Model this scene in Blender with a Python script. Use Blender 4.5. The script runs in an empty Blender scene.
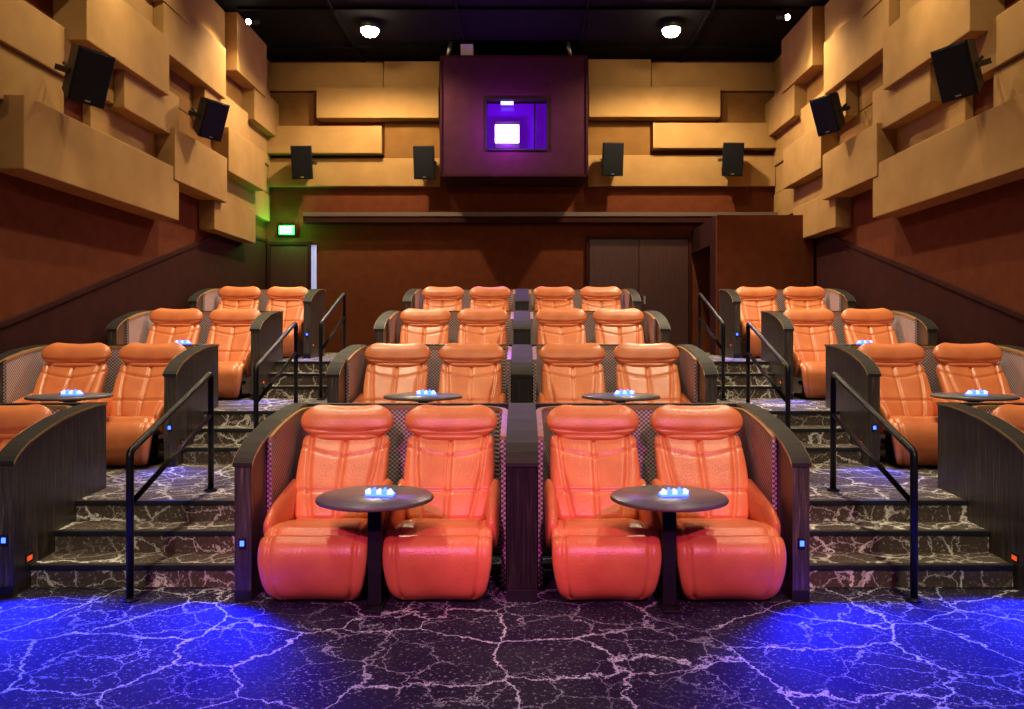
import bpy, math, random
from mathutils import Vector, Matrix
random.seed(7)
S=bpy.context.scene
try:
    S.view_settings.view_transform='Standard'
    S.view_settings.look='None'
except Exception as e: print(e)

# ---------------------------------------------------------------- materials
def mat(name,col,rough=.6,metal=0,emit=None,estr=0,spec=.5):
    m=bpy.data.materials.new(name); m.use_nodes=True
    b=m.node_tree.nodes['Principled BSDF']
    b.inputs['Base Color'].default_value=(*col,1); b.inputs['Roughness'].default_value=rough
    b.inputs['Metallic'].default_value=metal
    b.inputs['Specular IOR Level'].default_value=spec
    if emit:
        b.inputs['Emission Color'].default_value=(*emit,1); b.inputs['Emission Strength'].default_value=estr
    return m
class NT:
    def __init__(s,m): s.m=m; s.t=m.node_tree; s.b=s.t.nodes['Principled BSDF']
    def n(s,ty,**kw):
        x=s.t.nodes.new(ty)
        for k,v in kw.items(): setattr(x,k,v)
        return x
    def l(s,a,b): s.t.links.new(a,b)
    def coord(s,scale=(1,1,1)):
        tc=s.n('ShaderNodeTexCoord'); mp=s.n('ShaderNodeMapping'); mp.inputs['Scale'].default_value=scale
        s.l(tc.outputs['Object'],mp.inputs['Vector']); return mp.outputs['Vector']
    def noise(s,vec,scale,detail=3,rough=.5):
        x=s.n('ShaderNodeTexNoise'); x.inputs['Scale'].default_value=scale; x.inputs['Detail'].default_value=detail
        x.inputs['Roughness'].default_value=rough
        s.l(vec,x.inputs['Vector']); return x
    def ramp(s,fac,stops):
        r=s.n('ShaderNodeValToRGB'); e=r.color_ramp.elements
        while len(e)<len(stops): e.new(.5)
        for i,(p,c) in enumerate(stops): e[i].position=p; e[i].color=(*c,1) if len(c)==3 else c
        s.l(fac,r.inputs['Fac']); return r.outputs['Color']
    def bump(s,h,st,dist=.01):
        b=s.n('ShaderNodeBump'); b.inputs['Strength'].default_value=st; b.inputs['Distance'].default_value=dist
        s.l(h,b.inputs['Height']); s.l(b.outputs['Normal'],s.b.inputs['Normal'])
    def math(s,op,a,b=None):
        x=s.n('ShaderNodeMath',operation=op)
        for i,v in enumerate((a,b)):
            if v is None: continue
            if isinstance(v,(int,float)): x.inputs[i].default_value=v
            else: s.l(v,x.inputs[i])
        return x.outputs[0]
def noisy(name,c1,c2,scale=(1,1,1),ns=8,rough=.7,bump=.2,bs=80,dist=.004,spec=.3,detail=4):
    m=mat(name,c1,rough,spec=spec); t=NT(m); v=t.coord(scale)
    a=t.noise(v,ns,detail); t.l(t.ramp(a.outputs['Fac'],[(.3,c1),(.7,c2)]),t.b.inputs['Base Color'])
    b=t.noise(t.coord(),bs,2); t.bump(b.outputs['Fac'],bump,dist); return m

M_leather=noisy('orange_leather',(.68,.18,.060),(.84,.255,.09),ns=5,rough=.33,bump=.4,bs=70,dist=.005,spec=.6)
M_black=noisy('black_plastic',(.008,.008,.010),(.014,.014,.016),rough=.5,bump=.1)
M_metal=mat('black_powdercoat',(.012,.011,.013),.35,.3)
M_tabletop=noisy('dark_laminate',(.09,.09,.115),(.14,.14,.17),ns=20,rough=.35,bump=.02,spec=.6)
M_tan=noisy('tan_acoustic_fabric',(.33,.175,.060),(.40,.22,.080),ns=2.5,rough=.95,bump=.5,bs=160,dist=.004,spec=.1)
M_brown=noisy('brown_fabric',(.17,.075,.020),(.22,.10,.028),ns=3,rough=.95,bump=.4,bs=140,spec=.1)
M_maroon=noisy('maroon_wall_carpet',(.115,.028,.011),(.15,.038,.015),ns=5,rough=.95,bump=.5,bs=180,spec=.1)
M_dkmaroon=noisy('dark_maroon_wainscot',(.034,.008,.007),(.046,.011,.009),ns=5,rough=.9,bump=.4,bs=160,spec=.1)
M_booth=noisy('booth_panel',(.050,.012,.018),(.062,.017,.022),ns=5,rough=.9,bump=.3,bs=120,spec=.1)
M_trim=mat('trim_grey_brown',(.14,.09,.07),.5)
M_cap=noisy('bronze_cap_edge',(.30,.17,.07),(.45,.27,.12),ns=12,rough=.35,bump=.05)
M_capblk=noisy('black_cap',(.016,.012,.012),(.026,.019,.017),ns=12,rough=.6,bump=.05)
def wood(name,k):
    m=mat(name,(.03,.02,.015),.4); t=NT(m); v=t.coord((1,1,.05))
    a=t.noise(v,60,4,.7); t.l(t.ramp(a.outputs['Fac'],[(.35,(.014*k,.010*k,.008*k)),(.55,(.055*k,.040*k,.030*k)),(.75,(.17*k,.125*k,.09*k))]),t.b.inputs['Base Color']); t.bump(a.outputs['Fac'],.3,.003); return m
M_wood=wood('black_oak_laminate',1.25); M_wooddk=wood('black_divider_laminate',.25)
M_woven=mat('woven_mesh',(.3,.2,.2),.6); t=NT(M_woven); tc=t.n('ShaderNodeTexCoord'); sp=t.n('ShaderNodeSeparateXYZ'); t.l(tc.outputs['Object'],sp.inputs[0])
sx=t.math('ADD',sp.outputs['X'],sp.outputs['Y']); K=math.pi/.018
s1=t.math('SINE',t.math('MULTIPLY',sx,K)); s2=t.math('SINE',t.math('MULTIPLY',sp.outputs['Z'],K*1.1))
pr=t.math('ADD',t.math('MULTIPLY',t.math('MULTIPLY',s1,s2),.5),.5)
t.l(t.ramp(pr,[(.2,(.09,.055,.065)),(.5,(.40,.30,.31)),(.95,(.75,.62,.62))]),t.b.inputs['Base Color']); t.bump(pr,.6,.005)
def carpet(name,base,vein,vs,bright=1,vw=.011,dense=.42):
    m=mat(name,base,.85,spec=.25); t=NT(m); v=t.coord()
    dn=t.noise(v,1.5,8,.70)
    mx=t.n('ShaderNodeMixRGB'); mx.blend_type='ADD'; mx.inputs['Fac'].default_value=.42
    t.l(v,mx.inputs['Color1']); t.l(dn.outputs['Color'],mx.inputs['Color2'])
    def vor(scale,w):
        x=t.n('ShaderNodeTexVoronoi',feature='DISTANCE_TO_EDGE'); x.inputs['Scale'].default_value=scale
        t.l(mx.outputs['Color'],x.inputs['Vector'])
        return t.ramp(x.outputs['Distance'],[(0,(1,1,1)),(w*.5,(.85,.85,.85)),(w,(0,0,0))])
    va=vor(vs,vw); vb=vor(vs*2.3,vw*1.2)
    wid=t.noise(v,1.7,3); wm=t.ramp(wid.outputs['Fac'],[(.32,(.35,.35,.35)),(.5,(1,1,1))])
    va=t.math('MULTIPLY',va,wm)
    msk=t.noise(v,1.3,2); mk=t.ramp(msk.outputs['Fac'],[(dense,(0,0,0)),(dense+.16,(1,1,1))])
    spn=t.noise(v,42,4,.75); spk=t.ramp(spn.outputs['Fac'],[(.575,(0,0,0)),(.64,(.6,.6,.6))])
    big=t.noise(v,3.5,4,.6); bigm=t.ramp(big.outputs['Fac'],[(.43,(.3,.3,.3)),(.6,(1,1,1))])
    vbm=t.math('MULTIPLY',vb,mk); vbm=t.math('MULTIPLY',vbm,.7)
    sp2=t.math('MULTIPLY',spk,bigm)
    f=t.math('MAXIMUM',t.math('MAXIMUM',va,vbm),sp2); f=t.math('MULTIPLY',f,bright)
    mc=t.n('ShaderNodeMixRGB'); mc.inputs['Color1'].default_value=(*base,1); mc.inputs['Color2'].default_value=(*vein,1)
    t.l(f,mc.inputs['Fac']); t.l(mc.outputs['Color'],t.b.inputs['Base Color'])
    pn=t.noise(v,200,2); t.bump(pn.outputs['Fac'],.5,.004); return m
M_floor=carpet('lightning_carpet',(.014,.007,.026),(.74,.76,.82),1.5,1,.0085,.38)
M_stair=carpet('stair_carpet',(.085,.060,.045),(.88,.82,.74),2.1,vw=.022,dense=.34)
M_ceil=mat('black_ceiling',(.006,.006,.007),.9); t=NT(M_ceil); v=t.coord(); br=t.n('ShaderNodeTexBrick'); br.offset=0
br.inputs['Scale'].default_value=1; br.inputs['Brick Width'].default_value=1.2; br.inputs['Row Height'].default_value=.6; br.inputs['Mortar Size'].default_value=.012
br.inputs['Color1'].default_value=(.003,.0025,.003,1); br.inputs['Color2'].default_value=(.004,.003,.0035,1); br.inputs['Mortar'].default_value=(.010,.007,.005,1)
t.l(v,br.inputs['Vector']); t.l(br.outputs['Color'],t.b.inputs['Base Color']); t.b.inputs['Specular IOR Level'].default_value=.1
M_door=mat('dark_wood_door',(.05,.02,.015),.45); t=NT(M_door); v=t.coord((1,1,.05)); a=t.noise(v,40,4,.7)
t.l(t.ramp(a.outputs['Fac'],[(.35,(.038,.010,.008)),(.7,(.085,.022,.016))]),t.b.inputs['Base Color'])
M_steel=mat('brushed_steel',(.6,.58,.55),.3,1)
M_lamp=mat('warm_lamp',(1,.9,.7),emit=(1,.86,.58),estr=60)
M_blue=mat('blue_led',(.05,.1,1),emit=(.02,.06,1),estr=9)
M_bluew=mat('blue_white_led',(.3,.4,1),emit=(.30,.36,1),estr=2.6)
M_green=mat('exit_green',(.1,1,.2),emit=(.03,1,.10),estr=5)
M_exitw=mat('exit_letters',(.8,1,.8),emit=(.6,1,.6),estr=8)
M_proj=mat('projector_beam_glass',(.8,.7,1),emit=(.70,.45,1),estr=22)
M_violet=mat('violet_glow_pane',(.03,.01,.10),.15,emit=(.14,.0,.6),estr=.5)  # projector's violet glow painted as emission on the window pane
M_red=mat('red_led',(.25,.03,.01),emit=(1,.10,.02),estr=.8)
M_white=mat('white_plastic',(.6,.5,.62),.5)
M_strip=mat('emissive_strip',(.5,.6,.9),emit=(.35,.38,.9),estr=.5)  # bluish self-emitting strip next to the single door's frame
M_grille=mat('speaker_grille',(.01,.01,.012),.6); t=NT(M_grille); v=t.coord(); vo=t.n('ShaderNodeTexVoronoi'); vo.inputs['Scale'].default_value=70; t.l(v,vo.inputs['Vector'])
t.l(t.ramp(vo.outputs['Distance'],[(.3,(.002,.002,.003)),(.5,(.006,.006,.009))]),t.b.inputs['Base Color']); t.b.inputs['Specular IOR Level'].default_value=.2
M_screen=mat('cinema_screen_white',(.6,.6,.6),.8)

# ---------------------------------------------------------------- mesh builder
import bmesh, bisect
class MB:
    def __init__(s): s.v=[];s.f=[];s.m=[];s.sm=[];s.mats=[]
    def mi(s,m):
        if m not in s.mats: s.mats.append(m)
        return s.mats.index(m)
    def add(s,vs,fs,m,smooth=False,M=None):
        o=len(s.v)
        s.v+= [tuple(M@Vector(p)) if M is not None else tuple(p) for p in vs]
        k=s.mi(m)
        for f in fs: s.f.append([i+o for i in f]); s.m.append(k); s.sm.append(smooth)
    def box(s,a,b,m,M=None,bev=0):
        x0,y0,z0=a;x1,y1,z1=b
        if bev<=0:
            vs=[(x0,y0,z0),(x1,y0,z0),(x1,y1,z0),(x0,y1,z0),(x0,y0,z1),(x1,y0,z1),(x1,y1,z1),(x0,y1,z1)]
            s.add(vs,[(3,2,1,0),(4,5,6,7),(0,1,5,4),(1,2,6,5),(2,3,7,6),(3,0,4,7)],m,False,M); return
        bm=bmesh.new(); bmesh.ops.create_cube(bm,size=1)
        for w in bm.verts: w.co=Vector(((x0+x1)/2+w.co.x*(x1-x0),(y0+y1)/2+w.co.y*(y1-y0),(z0+z1)/2+w.co.z*(z1-z0)))
        bmesh.ops.bevel(bm,geom=bm.edges[:],offset=bev,segments=2,affect='EDGES',profile=.6)
        bm.verts.index_update()
        s.add([w.co.copy() for w in bm.verts],[[w.index for w in f.verts] for f in bm.faces],m,False,M); bm.free()
    def prism(s,poly,x0,x1,m,M=None):
        n=len(poly)
        vs=[(x0,y,z) for y,z in poly]+[(x1,y,z) for y,z in poly]
        fs=[tuple(range(n))[::-1],tuple(range(n,2*n))]+[(i,(i+1)%n,(i+1)%n+n,i+n) for i in range(n)]
        s.add(vs,fs,m,False,M)
    def rings(s,R,m,smooth=True,closed_ends=True,M=None):
        n=len(R[0]); vs=[p for r in R for p in r]; fs=[]
        for i in range(len(R)-1):
            for j in range(n): fs.append((i*n+j,i*n+(j+1)%n,(i+1)*n+(j+1)%n,(i+1)*n+j))
        if closed_ends: fs.append(tuple(range(n))[::-1]); fs.append(tuple(range((len(R)-1)*n,len(R)*n)))
        s.add(vs,fs,m,smooth,M)
    def lathe(s,prof,m,c=(0,0),n=32,M=None,smooth=True,ends=True):
        R=[[(c[0]+r*math.cos(2*math.pi*j/n),c[1]+r*math.sin(2*math.pi*j/n),z) for j in range(n)] for r,z in prof]
        s.rings(R,m,smooth,ends,M)
    def tube(s,pts,r,m,n=10,M=None):
        P=[Vector(p) for p in pts]; R=[]; up=Vector((1,0,0))
        for i,p in enumerate(P):
            t=(P[min(i+1,len(P)-1)]-P[max(i-1,0)]).normalized()
            u=up if abs(t.dot(up))<.9 else Vector((0,0,1))
            a=(u-t*u.dot(t)).normalized(); b=t.cross(a)
            R.append([p+a*r*math.cos(2*math.pi*j/n)+b*r*math.sin(2*math.pi*j/n) for j in range(n)])
        s.rings(R,m,True,True,M)
    def mesh(s,name):
        me=bpy.data.meshes.new(name); me.from_pydata(s.v,[],s.f)
        for m in s.mats: me.materials.append(m)
        me.polygons.foreach_set('material_index',s.m); me.polygons.foreach_set('use_smooth',s.sm)
        me.update()
        bm=bmesh.new(); bm.from_mesh(me); bmesh.ops.recalc_face_normals(bm,faces=bm.faces[:]); bm.to_mesh(me); bm.free()
        return me
    def obj(s,name,loc=(0,0,0),rz=0):
        return place(s.mesh(name),name,loc,rz)
def place(me,name,loc=(0,0,0),rz=0,rot=None):
    o=bpy.data.objects.new(name,me); o.location=loc; o.rotation_euler=rot or (0,0,rz)
    S.collection.objects.link(o); return o
def fillet(pts,r,k=6):
    P=[Vector(p) for p in pts]; out=[P[0]]
    for i in range(1,len(P)-1):
        a=(P[i-1]-P[i]).normalized(); b=(P[i+1]-P[i]).normalized()
        ang=a.angle(b); d=min(r/math.tan(ang/2),.45*min((P[i-1]-P[i]).length,(P[i+1]-P[i]).length))
        A=P[i]+a*d; B=P[i]+b*d
        for j in range(k+1):
            u=j/k; out.append(A*(1-u)**2+P[i]*2*u*(1-u)+B*u*u)
    out.append(P[-1]); return out

# ---------------------------------------------------------------- cushions
def catmull(P,N):
    out=[]; n=len(P)
    for k in range(N+1):
        u=k/N*(n-1); i=min(int(u),n-2); f=u-i
        p0=P[max(i-1,0)];p1=P[i];p2=P[i+1];p3=P[min(i+2,n-1)]
        out.append([.5*((2*b)+(-a+c)*f+(2*a-5*b+4*c-d)*f*f+(-a+3*b-3*c+d)*f**3) for a,b,c,d in zip(p0,p1,p2,p3)])
    return out
def cushion(mb,P,m,x0=0,N=34,p=3.2,rend=.05,groove=None,nt=44,nb=14,bow=0,wr=1.0):
    st=catmull(P,N); L=[0]
    for i in range(1,len(st)): L.append(L[-1]+math.hypot(st[i][0]-st[i-1][0],st[i][1]-st[i-1][1]))
    T=L[-1]
    ds=sorted(set([round(T*i/N,5) for i in range(1,N)]+[round(rend*q,5) for q in (0,.03,.12,.28,.5,.75,1)]+[round(T-rend*q,5) for q in (0,.03,.12,.28,.5,.75,1)]))
    R=[]
    def at(d):
        i=min(max(bisect.bisect_right(L,d)-1,0),len(L)-2); f=(d-L[i])/max(L[i+1]-L[i],1e-9)
        return [a+(b-a)*f for a,b in zip(st[i],st[i+1])]
    for d in ds:
        y,z,w,t=at(d); y1,z1,_,_=at(max(d-.02,0)); y2,z2,_,_=at(min(d+.02,T))
        h=math.hypot(y2-y1,z2-z1) or 1; ty,tz=(y2-y1)/h,(z2-z1)/h; ny,nz=-tz,ty
        e=min(d,T-d); s=1
        if e<rend: s=math.sqrt(max(1-(1-e/rend)**2,.0025))
        w2=w/2-rend*wr*(1-s); t2=t/2*s; ring=[]
        for side,n in ((1,nt),(-1,nb)):
            for j in range(n):
                u=-1+2*j/n; u=u if side==1 else -u
                q=math.sin(math.pi/2*u); x=w2*q
                hh=t2*max(1-abs(q)**p,0)**(1/p)
                if side==1: hh*= (1-.10*q*q)
                if side==1 and groove: hh-=groove(x,d/T,w2)*s
                bo=bow*(q*q)
                ring.append((x0+x,y+ny*(side*hh+bo),z+nz*(side*hh+bo)))
        R.append(ring)
    mb.rings(R,m)
def g(x,c,s): return math.exp(-((x-c)/s)**2)

def build_chair():
    mb=MB()
    def gs(x,s,w):
        return .036*g(s,.40,.016)+.014*(g(x,w*.78,.012)+g(x,-w*.78,.012))*(1 if .06<s<.95 else 0)+.012*g(s,.62,.012)+.006*g(x,0,.16)
    cushion(mb,[(-.99,.035,.50,.09),(-1.075,.12,.60,.13),(-1.10,.25,.66,.14),(-1.07,.355,.67,.14),(-.92,.385,.665,.16),(-.66,.345,.64,.18),(-.40,.30,.58,.16)],M_leather,rend=.045,groove=gs,bow=.014,N=64,p=3.8,nt=64)
    def gb(x,s,w):
        d=.024*g(x,0,.011)*(1 if .04<s<.95 else 0)+.020*g(s,.30,.014)+.018*g(s,.70+.5*(x/w)**2*.25,.014)
        return d+.018*(g(x,w*(.60+.2*s),.013)+g(x,-w*(.60+.2*s),.013))
    cushion(mb,[(-.50,.36,.54,.14),(-.40,.50,.61,.18),(-.29,.65,.64,.18),(-.19,.79,.635,.17),(-.125,.88,.62,.14),(-.10,.915,.53,.11)],M_leather,rend=.04,groove=gb,bow=.035,N=50,p=3.6,nt=64)
    cushion(mb,[(-.150,.855,.36,.13),(-.135,.89,.46,.17),(-.12,.925,.54,.15)],M_leather,rend=.035,bow=.025,N=14)
    def gh(x,s,w): return .016*g(s,.18+.1*(x/w)**2,.03)
    cushion(mb,[(-.14,.895,.46,.12),(-.12,.96,.64,.18),(-.09,1.04,.67,.19),(-.055,1.13,.54,.12)],M_leather,rend=.075,groove=gh,bow=.05,N=24,p=2.3)
    for sx in (-1,1):
        cushion(mb,[(-.93,.36,.07,.22),(-.85,.41,.085,.28),(-.62,.45,.09,.30),(-.38,.50,.09,.28),(-.26,.55,.085,.24)],M_leather,x0=sx*.325,rend=.05,N=14,p=2.8,nt=16,nb=10,wr=.3)
    cushion(mb,[(-.36,.34,.46,.06),(-.20,.62,.52,.06),(-.02,.92,.44,.05)],M_black,rend=.03,N=10,nt=14,nb=10)
    mb.box((-.24,-.86,.0),(.24,-.34,.035),M_black,bev=.01)
    mb.box((-.16,-.80,.035),(.16,-.44,.24),M_black,bev=.015)
    for sx in (-.2,.2): mb.box((sx-.02,-.98,.16),(sx+.02,-.5,.20),M_black)
    return mb.mesh('recliner_chair')
chair=build_chair()

def build_table():
    mb=MB()
    mb.lathe([(.335,.652),(.35,.660),(.352,.672),(.347,.68),(.0001,.681)],M_tabletop,n=56)
    mb.lathe([(.353,.658),(.356,.665),(.353,.672)],M_trim,n=56,ends=False)
    mb.lathe([(.09,.625),(.09,.652)],M_black,n=24)
    mb.box((-.042,-.03,.02),(.042,.04,.63),M_black,bev=.008)
    mb.box((-.055,-.12,0),(.055,.12,.02),M_black,bev=.005)
    return mb.mesh('cocktail_table')
table=build_table()
def build_tablet():
    mb=MB()
    mb.box((-.085,-.035,0),(.085,.035,.012),M_blue,bev=.003)
    for i in range(5):
        x=-.066+i*.033
        mb.add([(x-.017,-.028,.012),(x+.017,-.028,.012),(x+.017,.028,.012),(x-.017,.028,.012),(x-.02,-.03,.034),(x+.02,-.03,.034),(x,0.0,.046+.006*(i%2))],
          [(0,1,5,4),(1,2,6,5),(2,3,6),(3,0,4,6),(4,5,6)],M_blue if i%2 else M_bluew)
    return mb.mesh('table_call_light')
clight=build_tablet()

# pod partition
HW=.79; PT=.105
PROF=[(-1.02,.85),(-1.0,.87),(-.95,.90),(-.85,.945),(-.65,1.0),(-.4,1.05),(-.1,1.085),(.12,1.10),(.34,1.10)]
def zt(y):
    for (a,za),(b,zb) in zip(PROF,PROF[1:]):
        if a<=y<=b: return za+(zb-za)*(y-a)/(b-a)
    return PROF[0][1] if y<PROF[0][0] else PROF[-1][1]
def side_panel(mb,x0,x1,wm=None):
    body=[(PROF[0][0],0),(PROF[-1][0],0)]+[(y,z) for y,z in PROF[::-1]]
    mb.prism(body,x0,x1,wm or M_wood)
    top=[(y,z+.022) for y,z in PROF]; top[0]=(PROF[0][0]-.012,PROF[0][1]+.014)
    low=[(y,z+.001) for y,z in PROF]; low[0]=(PROF[0][0]-.012,PROF[0][1]-.01)
    for i in range(len(PROF)-1):
        mb.prism([low[i],low[i+1],top[i+1],top[i]],x0-.008,x1+.008,M_capblk)
        if wm is None:
            for xe in (x0-.012,x1+.008):
                mb.prism([(low[i][0],low[i][1]+.002),(low[i+1][0],low[i+1][1]+.002),(low[i+1][0],low[i+1][1]+.018),(low[i][0],low[i][1]+.018)],xe,xe+.004,M_cap)
    mb.box((x0+.003,PROF[0][0]-.01,0),(x1-.003,PROF[0][0],.07),M_black)
def liner(mb,hw,ymax=.24,r=.30,th=.03):
    pl=[]
    for y in [-.72,-.6,-.45,-.3,-.15]: pl.append((-hw,y,1,0))
    for k in range(9):
        a=math.pi-k/8*math.pi/2; pl.append((-hw+r+r*math.cos(a),ymax-r+r*math.sin(a),-math.cos(a),-math.sin(a)))
    for q in pl[::-1]: pl.append((-q[0],q[1],-q[2],q[3]))
    vs=[]
    for x,y,nx,ny in pl:
        z=zt(y)-.012
        vs+=[(x,y,.0),(x,y,z),(x+nx*th,y+ny*th,z),(x+nx*th,y+ny*th,.0)]
    fs=[]
    for i in range(len(pl)-1):
        a=i*4;b=a+4
        for j in range(4): fs.append((a+j,a+(j+1)%4,b+(j+1)%4,b+j))
    fs+= [(0,1,2,3),tuple(len(vs)-4+j for j in (3,2,1,0))]
    mb.add(vs,fs,M_woven,False)
    vs=[]
    for x,y,nx,ny in pl:
        z=zt(y)-.012
        vs+=[(x-nx*.004,y-ny*.004,z),(x-nx*.004,y-ny*.004,z+.022),(x+nx*(th+.006),y+ny*(th+.006),z+.022),(x+nx*(th+.006),y+ny*(th+.006),z)]
    mb.add(vs,fs,M_cap,False)
def build_pod(outer_l,outer_r):
    mb=MB(); liner(mb,HW-.002)
    mb.box((-HW,.25,0),(HW,.33,1.10),M_wood); mb.box((-HW,.24,1.10),(HW,.335,1.122),M_capblk)
    for on,sx in ((outer_l,-1),(outer_r,1)):
        if not on: continue
        a,b=sorted((sx*HW,sx*(HW+PT))); side_panel(mb,a,b)
        xc=(a+b)/2
        mb.box((xc-.022,PROF[0][0]-.016,.33),(xc+.022,PROF[0][0],.40),M_black,bev=.003)
        mb.box((xc-.012,PROF[0][0]-.02,.35),(xc+.012,PROF[0][0]-.014,.382),M_blue)
        if outer_l and outer_r:
            xo=sx*(HW+PT)
            aa,bb=sorted((xo,xo+sx*.006)); mb.box((aa,-.88,.17),(bb,-.80,.235),M_black)
            aa,bb=sorted((xo+sx*.006,xo+sx*.009)); mb.box((aa,-.87,.185),(bb,-.81,.215),M_red)
    return mb.mesh('seating_pod_partition')
podL=build_pod(True,False); podR=build_pod(False,True); podB=build_pod(True,True)
mbd=MB(); side_panel(mbd,-.095,.095,M_wooddk); divider=mbd.mesh('center_divider')

RS=2.37; H=.435; D0=6.0
blue_spots=[]
for r in range(4):
    y0=D0+RS*r; z0=H*r
    for sx,pod in ((-1,podL),(1,podR)):
        place(pod,'seating_pod_partition',(sx*.895,y0,z0))
        for q in (-.38,.38): place(chair,'recliner_chair',(sx*.897+q,y0,z0))
        place(table,'cocktail_table',(sx*.895,y0-1.12,z0))
        if r<2: place(clight,'table_call_light',(sx*.895+.03,y0-1.12,z0+.681),rz=.1*sx)
        a=-sx*math.radians(5); c=Vector((sx*4.17,y0-.3,z0)); Rm=Matrix.Rotation(a,4,'Z')
        def W(x,y):
            p=Rm@Vector((x,y+.3,0)); return (c.x+p.x,c.y+p.y,z0)
        place(podB,'seating_pod_partition',W(0,0),a)
        for q in (-.38,.38): place(chair,'recliner_chair',W(q,0),a)
        place(table,'cocktail_table',W(0,-1.12),a)
        t3=W(.02,-1.12)
        if r<3: place(clight,'table_call_light',(t3[0],t3[1],t3[2]+.681),a)
        blue_spots.append((sx*1.73,y0-1.06,z0+.38,sx*.40)); blue_spots.append((*W(-sx*.84,-1.06)[:2],z0+.38,-sx*.5))
    place(divider,'center_divider',(0,y0,z0))

# ---------------------------------------------------------------- room
XW=5.2; YB=16.2; ZC=7.2; YF=-3.5
def simple(name,boxes):
    mb=MB()
    for b in boxes: mb.box(*b)
    return mb.obj(name)
simple('floor',[((-XW,YF,-.1),(XW,YB,0),M_floor)])
simple('ceiling',[((-XW,YF,ZC),(XW,YB,ZC+.15),M_ceil)])
simple('wall_left',[((-XW-.2,YF,0),(-XW,YB,ZC),M_maroon)])
simple('wall_right',[((XW,YF,0),(XW+.2,YB,ZC),M_maroon)])
simple('wall_back',[((-XW,YB,0),(XW,YB+.2,ZC),M_maroon)])
simple('wall_front',[((-XW,YF-.2,0),(XW,YF,ZC),M_dkmaroon)])
simple('cinema_screen',[((-4.4,YF+.03,1.3),(4.4,YF+.05,5.6),M_screen),((-4.5,YF,1.2),(4.5,YF+.03,5.7),M_black)])
mb=MB()
for n in (1,2,3):
    ys=6.37+RS*(n-1); ye=6.37+RS*n if n<3 else YB
    mb.box((-1.80,ys,0),(1.80,ye,H*n),M_stair)
    for sx in (-1,1):
        a,b=sorted((sx*3.34,sx*XW)); mb.box((a,ys,0),(b,ye,H*n),M_stair)
mb.obj('seating_riser_platform')
for sx in (-1,1):
    mb=MB()
    a,b=sorted((sx*1.80,sx*3.34))
    ys=[]
    for n in range(3):
        for j in range(3): ys.append(5.27+.32*j+RS*n)
    ys.append(YB)
    for i in range(9):
        z=H/3*(i+1); mb.box((a,ys[i],0),(b,ys[i+1],z),M_stair)
        mb.box((a,ys[i]-.018,z-.03),(b,ys[i]+.035,z+.004),M_black,bev=.004)
    mb.obj('aisle_stairs')
def build_rail():
    mb=MB()
    P=fillet([(0,0,0),(0,0,.93),(0,1.3,1.365),(0,1.3,.435)],.05)
    mb.tube(P,.023,M_metal,12)
    mb.tube([(0,0,.60),(0,1.3,1.035)],.018,M_metal,10)
    for y,z in ((0,0),(1.3,.435)): mb.lathe([(.05,z),(.05,z+.012),(.028,z+.02)],M_metal,c=(0,y),n=20)
    return mb.mesh('stair_handrail')
rail=build_rail()
for n in range(3):
    for sx in (-1,1): place(rail,'stair_handrail',(sx*2.45,5.0+RS*n,H*n))
for sx,nm in ((-1,'left'),(1,'right')):
    mb=MB(); a,b=sorted((sx*XW,sx*(XW-.03)))
    mb.prism([(YF,0),(YB,0),(YB,3.55),(14.0,3.45),(8.0,1.75),(5.0,1.2),(YF,1.2)],a,b,M_dkmaroon)
    mb.obj('wainscot_'+nm)
    mb=MB(); a,b=sorted((sx*XW,sx*(XW-.05)))
    for (y1,z1),(y2,z2) in (((YB,3.55),(14.0,3.45)),((14.0,3.45),(8.0,1.75)),((8.0,1.75),(5.0,1.2))):
        mb.prism([(y2,z2),(y1,z1),(y1,z1+.05),(y2,z2+.05)],a,b,M_dkmaroon)
    mb.obj('trim_'+nm)
ROWS=[(3.40,3.95,[(4.5,7.3,.16),(7.55,11.1,.34),(12.6,14.6,.26)]),
      (3.95,4.50,[(4.5,7.2,.30),(7.2,8.6,.14),(9.2,10.9,.10),(10.9,12.9,.36),(13.1,16.15,.12)]),
      (4.50,5.05,[(4.5,6.6,.14),(6.8,9.6,.18),(9.6,11.2,.30),(11.2,13.0,.08),(13.0,14.9,.34),(14.9,16.15,.10)]),
      (5.05,5.65,[(4.5,7.9,.14),(8.6,10.7,.38),(10.7,12.2,.08),(12.2,14.2,.26),(14.2,16.15,.14)]),
      (5.65,6.30,[(6,8.6,.36),(8.9,10.6,.20),(10.6,12.9,.34),(12.9,14.4,.08),(14.4,16.15,.30)]),
      (6.30,7.18,[(7,9.6,.14),(9.6,11.4,.36),(11.4,13.4,.14),(13.4,15.0,.34),(15.0,16.15,.12)])]
for sx in (-1,1):
    mb=MB()
    for z0,z1,L in ROWS:
        for y0,y1,p in L:
            ex=.12 if p>.3 else (.04 if p>.19 else 0); sh=0 if sx==1 else .25
            ya=y0+sh+.01; yb=min(y1+sh,16.16)-.01
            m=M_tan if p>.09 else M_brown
            a,b=sorted((sx*XW,sx*(XW-p)))
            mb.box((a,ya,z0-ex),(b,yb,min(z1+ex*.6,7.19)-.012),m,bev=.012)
    mb.obj('acoustic_wall_panels')
mb=MB()
def bp(px0,px1,py0,py1,p,m=M_tan):
    k=YB/800; mb.box(((px0-522)*k+.012,YB-p,1.66+(335-py1)*k+.012),((px1-522)*k-.012,YB,1.66+(335-py0)*k-.012),m,bev=.012)
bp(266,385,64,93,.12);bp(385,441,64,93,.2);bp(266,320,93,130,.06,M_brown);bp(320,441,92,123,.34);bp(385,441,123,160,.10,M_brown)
bp(266,385,129,157,.30);bp(266,441,159,188,.14)
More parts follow.
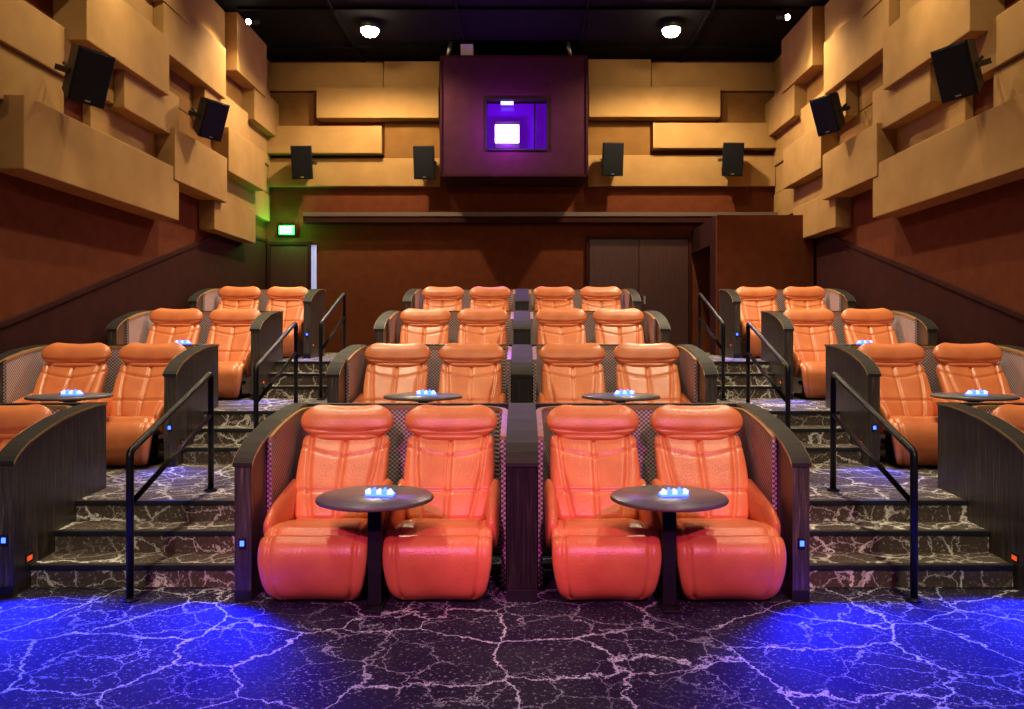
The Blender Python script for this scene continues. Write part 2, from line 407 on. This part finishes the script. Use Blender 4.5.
bp(587,650,62,93,.2);bp(650,774,64,93,.12);bp(587,717,91,122,.34);bp(717,774,93,126,.06,M_brown);bp(587,650,122,158,.08,M_brown)
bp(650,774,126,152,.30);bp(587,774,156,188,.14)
mb.obj('acoustic_wall_panels')
simple('trim_back_ledge',[((-4.35,YB-.32,4.02),(XW-.05,YB,4.10),M_trim),((-4.35,YB-.30,3.90),(XW-.05,YB,4.02),M_dkmaroon)])
simple('entry_vestibule',[((3.43,14.07,1.305),(XW-.07,14.17,3.77),M_maroon),((3.43,14.17,1.305),(3.53,14.6,3.77),M_dkmaroon),((3.43,14.6,3.3),(3.53,YB,3.77),M_dkmaroon),((3.53,14.17,3.70),(XW-.07,YB,3.77),M_dkmaroon)])
def door(x0,x1,z1,leafs,name,side_strip=False):
    mb=MB(); z0=3*H; f=.06
    mb.box((x0-f,YB-.08,z0),(x0,YB,z1+f),M_dkmaroon); mb.box((x1,YB-.08,z0),(x1+f,YB,z1+f),M_dkmaroon); mb.box((x0,YB-.08,z1),(x1,YB,z1+f),M_dkmaroon)
    w=(x1-x0)/leafs
    for i in range(leafs):
        a=x0+i*w+.006; b=x0+(i+1)*w-.006
        mb.box((a,YB-.05,z0+.01),(b,YB,z1-.006),M_door,bev=.004)
        hx=b-.1 if i==0 else a+.1
        mb.box((hx-.02,YB-.11,z0+.98),(hx+.02,YB-.05,z0+1.14),M_steel,bev=.004)
    if side_strip: mb.box((x1+f,YB-.03,z0+.2),(x1+f+.10,YB,z1),M_strip)
    mb.obj(name)
door(1.36,3.36,3.60,2,'door_1'); door(-5.08,-4.32,3.48,1,'door_2',True)
mb=MB(); mb.box((-4.90,YB-.12,3.66),(-4.56,YB-.04,3.88),M_black,bev=.01); mb.box((-4.75,YB-.08,3.80),(-4.71,YB,3.84),M_black)
mb.box((-4.88,YB-.125,3.68),(-4.58,YB-.118,3.86),M_green)
yy=YB-.132
def stroke(x,z,w,h): mb.box((x,yy,z),(x+w,yy+.006,z+h),M_exitw)
x=-4.855
stroke(x,3.71,.014,.12)
for zz in (3.71,3.763,3.816): stroke(x,zz,.045,.014)
x+=.068
for k in range(6): stroke(x+.045*k/6,3.71+.12*k/6,.012,.022); stroke(x+.045*(5-k)/6,3.71+.12*k/6,.012,.022)
x+=.078; stroke(x,3.71,.014,.12)
x+=.034; stroke(x,3.816,.055,.014); stroke(x+.02,3.71,.014,.12)
mb.obj('exit_sign')

# projection booth
mb=MB(); bx0,bx1,by,bz0,bz1=-1.52,1.22,15.0,4.66,6.88
wx0,wx1,wz0,wz1=-.66,.46,5.15,6.07
mb.box((bx0,by,bz0),(wx0,by+.1,bz1),M_booth); mb.box((wx1,by,bz0),(bx1,by+.1,bz1),M_booth)
mb.box((wx0,by,bz0),(wx1,by+.1,wz0),M_booth); mb.box((wx0,by,wz1),(wx1,by+.1,bz1),M_booth)
mb.box((bx0,by+.1,bz0),(bx0+.1,YB,bz1),M_booth); mb.box((bx1-.1,by+.1,bz0),(bx1,YB,bz1),M_booth)
mb.box((bx0+.1,by+.1,bz0),(bx1-.1,YB,bz0+.1),M_dkmaroon); mb.box((bx0+.1,by+.1,bz1-.1),(bx1-.1,YB,bz1),M_dkmaroon)
mb.box((wx0,by+.25,wz0),(wx1,by+.27,wz1),M_violet)
for a,b in (((wx0-.03,by-.02,wz0-.03),(wx0,by+.05,wz1+.03)),((wx1,by-.02,wz0-.03),(wx1+.03,by+.05,wz1+.03)),((wx0,by-.02,wz0-.03),(wx1,by+.05,wz0)),((wx0,by-.02,wz1),(wx1,by+.05,wz1+.03))): mb.box(a,b,M_black)
for a,b in (((bx0-.02,by-.02,bz0-.02),(bx0+.02,by+.02,bz1)),((bx1-.02,by-.02,bz0-.02),(bx1+.02,by+.02,bz1)),((bx0,by-.02,bz0-.03),(bx1,by+.02,bz0+.02)),((bx0,by-.02,bz1-.02),(bx1,by+.02,bz1+.02))): mb.box(a,b,M_dkmaroon)
mb.box((wx1-.24,by+.12,wz0),(wx1-.20,by+.2,wz1),M_black)
mb.obj('projection_booth')
mb=MB(); mb.box((-.50,by+.03,5.16),(-.04,by+.24,5.68),M_black,bev=.01); mb.box((-.50,by-.01,5.27),(-.06,by+.03,5.60),M_proj,bev=.004)
mb.box((-.40,by+.02,6.0),(-.16,by+.1,6.05),M_bluew)
mb.obj('movie_projector')
mb=MB()
mb.box((-1.15,by+.0,6.90),(-.92,by+.25,7.12),M_white,bev=.01); mb.box((-1.06,by+.1,7.12),(-1.02,by+.14,7.2),M_metal); mb.obj('wireless_sensor_box')
mb=MB()
for x,dx in ((-1.4,.06),(.92,-.06)): mb.tube([(x,by+.1,6.90),(x+dx,by+.05,7.18)],.035,M_steel,10)
mb.obj('booth_support_brackets')

# speakers
def build_speaker(w,h,d):
    mb=MB(); hw=w/2
    f=[(-hw,-d/2,-h/2),(hw,-d/2,-h/2),(hw,-d/2,h/2),(-hw,-d/2,h/2)]
    b=[(-hw*.62,d/2,-h/2*.72),(hw*.62,d/2,-h/2*.72),(hw*.62,d/2,h/2*.95),(-hw*.62,d/2,h/2*.95)]
    mb.add(f+b,[(0,1,2,3),(7,6,5,4),(0,4,5,1),(1,5,6,2),(2,6,7,3),(3,7,4,0)],M_black)
    mb.box((-hw*.92,-d/2-.02,-h/2*.95),(hw*.92,-d/2+.001,h/2*.95),M_grille,bev=.008)
    mb.box((-hw*.15,-d/2-.024,-h/2*.9),(hw*.15,-d/2-.019,-h/2*.84),M_steel)
    for sx in (-1,1): mb.box((sx*hw*.85-.012,-.02,-.03),(sx*hw*.85+.012,d/2+.10,.03),M_metal)
    mb.box((-hw*.86,d/2+.08,-.03),(hw*.86,d/2+.105,.03),M_metal)
    mb.tube([(0,d/2+.1,0),(0,d/2+.26,.06)],.022,M_metal,10)
    return mb.mesh('surround_speaker')
spk=build_speaker(.42,.56,.24); spkb=build_speaker(.42,.64,.26)
for x,y,z in ((-4.62,8.45,4.40),(-4.62,11.8,4.85),(4.64,8.45,4.46),(4.62,12.0,4.98)):
    sx=1 if x>0 else -1
    place(spk,'surround_speaker',(x,y,z),rot=(math.radians(20),0,-sx*math.radians(64)))
for x,z in ((-4.28,5.04),(-1.90,5.04),(1.76,5.10),(4.10,5.10)):
    place(spkb,'surround_speaker',(x,YB-.50,z),rot=(math.radians(10),0,math.radians(3 if x>0 else -3)))

# ceiling fixtures
dl=MB(); dl.lathe([(.16,-.02),(.185,-.02),(.185,0.1),(.16,.1)],M_black,n=28); dl.lathe([(.158,-.021),(.15,-.07),(.11,-.12),(.04,-.145),(.001,-.147)],M_lamp,n=28); dlm=dl.mesh('ceiling_downlight')
DL=[(-2.7,14.2),(2.65,14.2)]
for x,y in DL: place(dlm,'ceiling_downlight',(x,y,ZC-.10))
ws=MB(); ws.tube([(0,0,.0),(0,.0,-.16)],.012,M_black); ws.tube([(0,.10,-.13),(0,-.10,-.21)],.05,M_black,16); ws.tube([(0,-.095,-.208),(0,-.115,-.216)],.045,M_lamp,16); wsm=ws.mesh('track_spotlight')
WS=[(-4.6,13.7),(4.4,13.5),(-4.0,9.5),(4.0,9.5)]
for x,y in WS: place(wsm,'track_spotlight',(x,y,ZC),rz=(-1 if x<0 else 1)*.5)
mb=MB()
for x in (-3.2,-1.1,1.1,3.2): mb.box((x-.02,6,ZC-.05),(x+.02,YB-.01,ZC),M_ceil)
for y in (12.6,13.5,15.3): mb.box((-XW+.4,y,ZC-.05),(XW-.4,y+.05,ZC),M_ceil)
mb.obj('ceiling_track_grid')

# ---------------------------------------------------------------- lights
def light(name,ty,loc,e,col,target=None,**kw):
    d=bpy.data.lights.new(name,ty); d.energy=e; d.color=col
    for k,v in kw.items(): setattr(d,k,v)
    o=bpy.data.objects.new(name,d); o.location=loc; S.collection.objects.link(o)
    if target is not None: o.rotation_euler=(Vector(target)-Vector(loc)).to_track_quat('-Z','Y').to_euler()
    return o
rad=math.radians
Wm=(1,.82,.50)
for x,y in DL: light('downlight_lamp','SPOT',(x,y,6.90),620,Wm,(x,y,0),spot_size=rad(160),spot_blend=.5,shadow_soft_size=.08)
for x,y in WS: light('track_lamp','SPOT',(x*.97,y-.2,6.9),230,Wm,((-5.2 if x<0 else 5.2),y-1.2,4.3),spot_size=rad(100),spot_blend=.8,shadow_soft_size=.04)
for x in (-2.6,2.6):
    for y,e in ((3.8,420),(7.2,760),(10.6,950)):
        light('house_light','SPOT',(x,y,7.0),e,(1,.86,.58),(x*.98,y+1.2,0),spot_size=rad(80),spot_blend=.8,shadow_soft_size=.08)
for sx in (-1,1):
    for y in (7.0,10.0,13.0):
        light('wall_washer','SPOT',(sx*3.4,y,6.95),190,(1,.86,.52),(sx*5.2,y+.3,4.6),spot_size=rad(100),spot_blend=.9,shadow_soft_size=.03)
    light('back_wall_washer','SPOT',(sx*2.8,13.0,6.95),120,(1,.82,.50),(sx*3.0,16.2,5.2),spot_size=rad(95),spot_blend=.9,shadow_soft_size=.03)
for sx in (-1,1):
    light('front_fill_spot','SPOT',(sx*1.4,-1.5,4.2),1050,(1,.12,.62),(sx*.9,5.0,.15),spot_size=rad(27),spot_blend=.9,shadow_soft_size=.12)  # unseen pink fill added behind the camera to tint the front seats
    light('front_fill_spot','SPOT',(sx*2.0,-2.5,6.2),620,(1,.76,.50),(sx*2.2,10,1.2),spot_size=rad(60),spot_blend=.9,shadow_soft_size=.15)  # added warm fill from the screen end, no fixture there
    light('front_fill_spot','SPOT',(sx*2.4,-1.0,3.6),330,(1,.88,.66),(sx*2.5,6.2,.4),spot_size=rad(24),spot_blend=.9,shadow_soft_size=.15)  # added fill to brighten the lower stairs
for i,(x,y,z,dx) in enumerate(blue_spots):
    if i<4: light('step_light_lamp','SPOT',(x,y,z),330,(.003,.012,1),(x+dx,y-1.0,z-.50),spot_size=rad(132),spot_blend=.7,shadow_soft_size=.02)
    else: light('step_light_lamp','SPOT',(x,y,z),30,(.01,.03,1),(x+dx*.35,y-.35,z-.5),spot_size=rad(95),spot_blend=.7,shadow_soft_size=.02)
light('exit_glow','POINT',(-4.72,YB-.35,3.75),26,(.1,1,.10),shadow_soft_size=.1)
light('projector_glow','POINT',(-.28,by-.28,5.45),120,(.36,.02,1),shadow_soft_size=.05)
light('projector_beam','SPOT',(-.28,by-.06,5.45),60,(.55,.3,1),(0,YF,4.5),spot_size=rad(22),spot_blend=.5)

w=bpy.data.worlds.new('World'); S.world=w; w.use_nodes=True
w.node_tree.nodes['Background'].inputs[0].default_value=(.05,.03,.03,1); w.node_tree.nodes['Background'].inputs[1].default_value=.3

cam=bpy.data.cameras.new('camera'); cam.sensor_width=36; cam.lens=36*800/1024
cam.shift_x=-10/1024; cam.shift_y=-19.5/1024
co=bpy.data.objects.new('camera',cam); co.location=(0,0,1.66); co.rotation_euler=(math.pi/2,0,0); S.collection.objects.link(co); S.camera=co
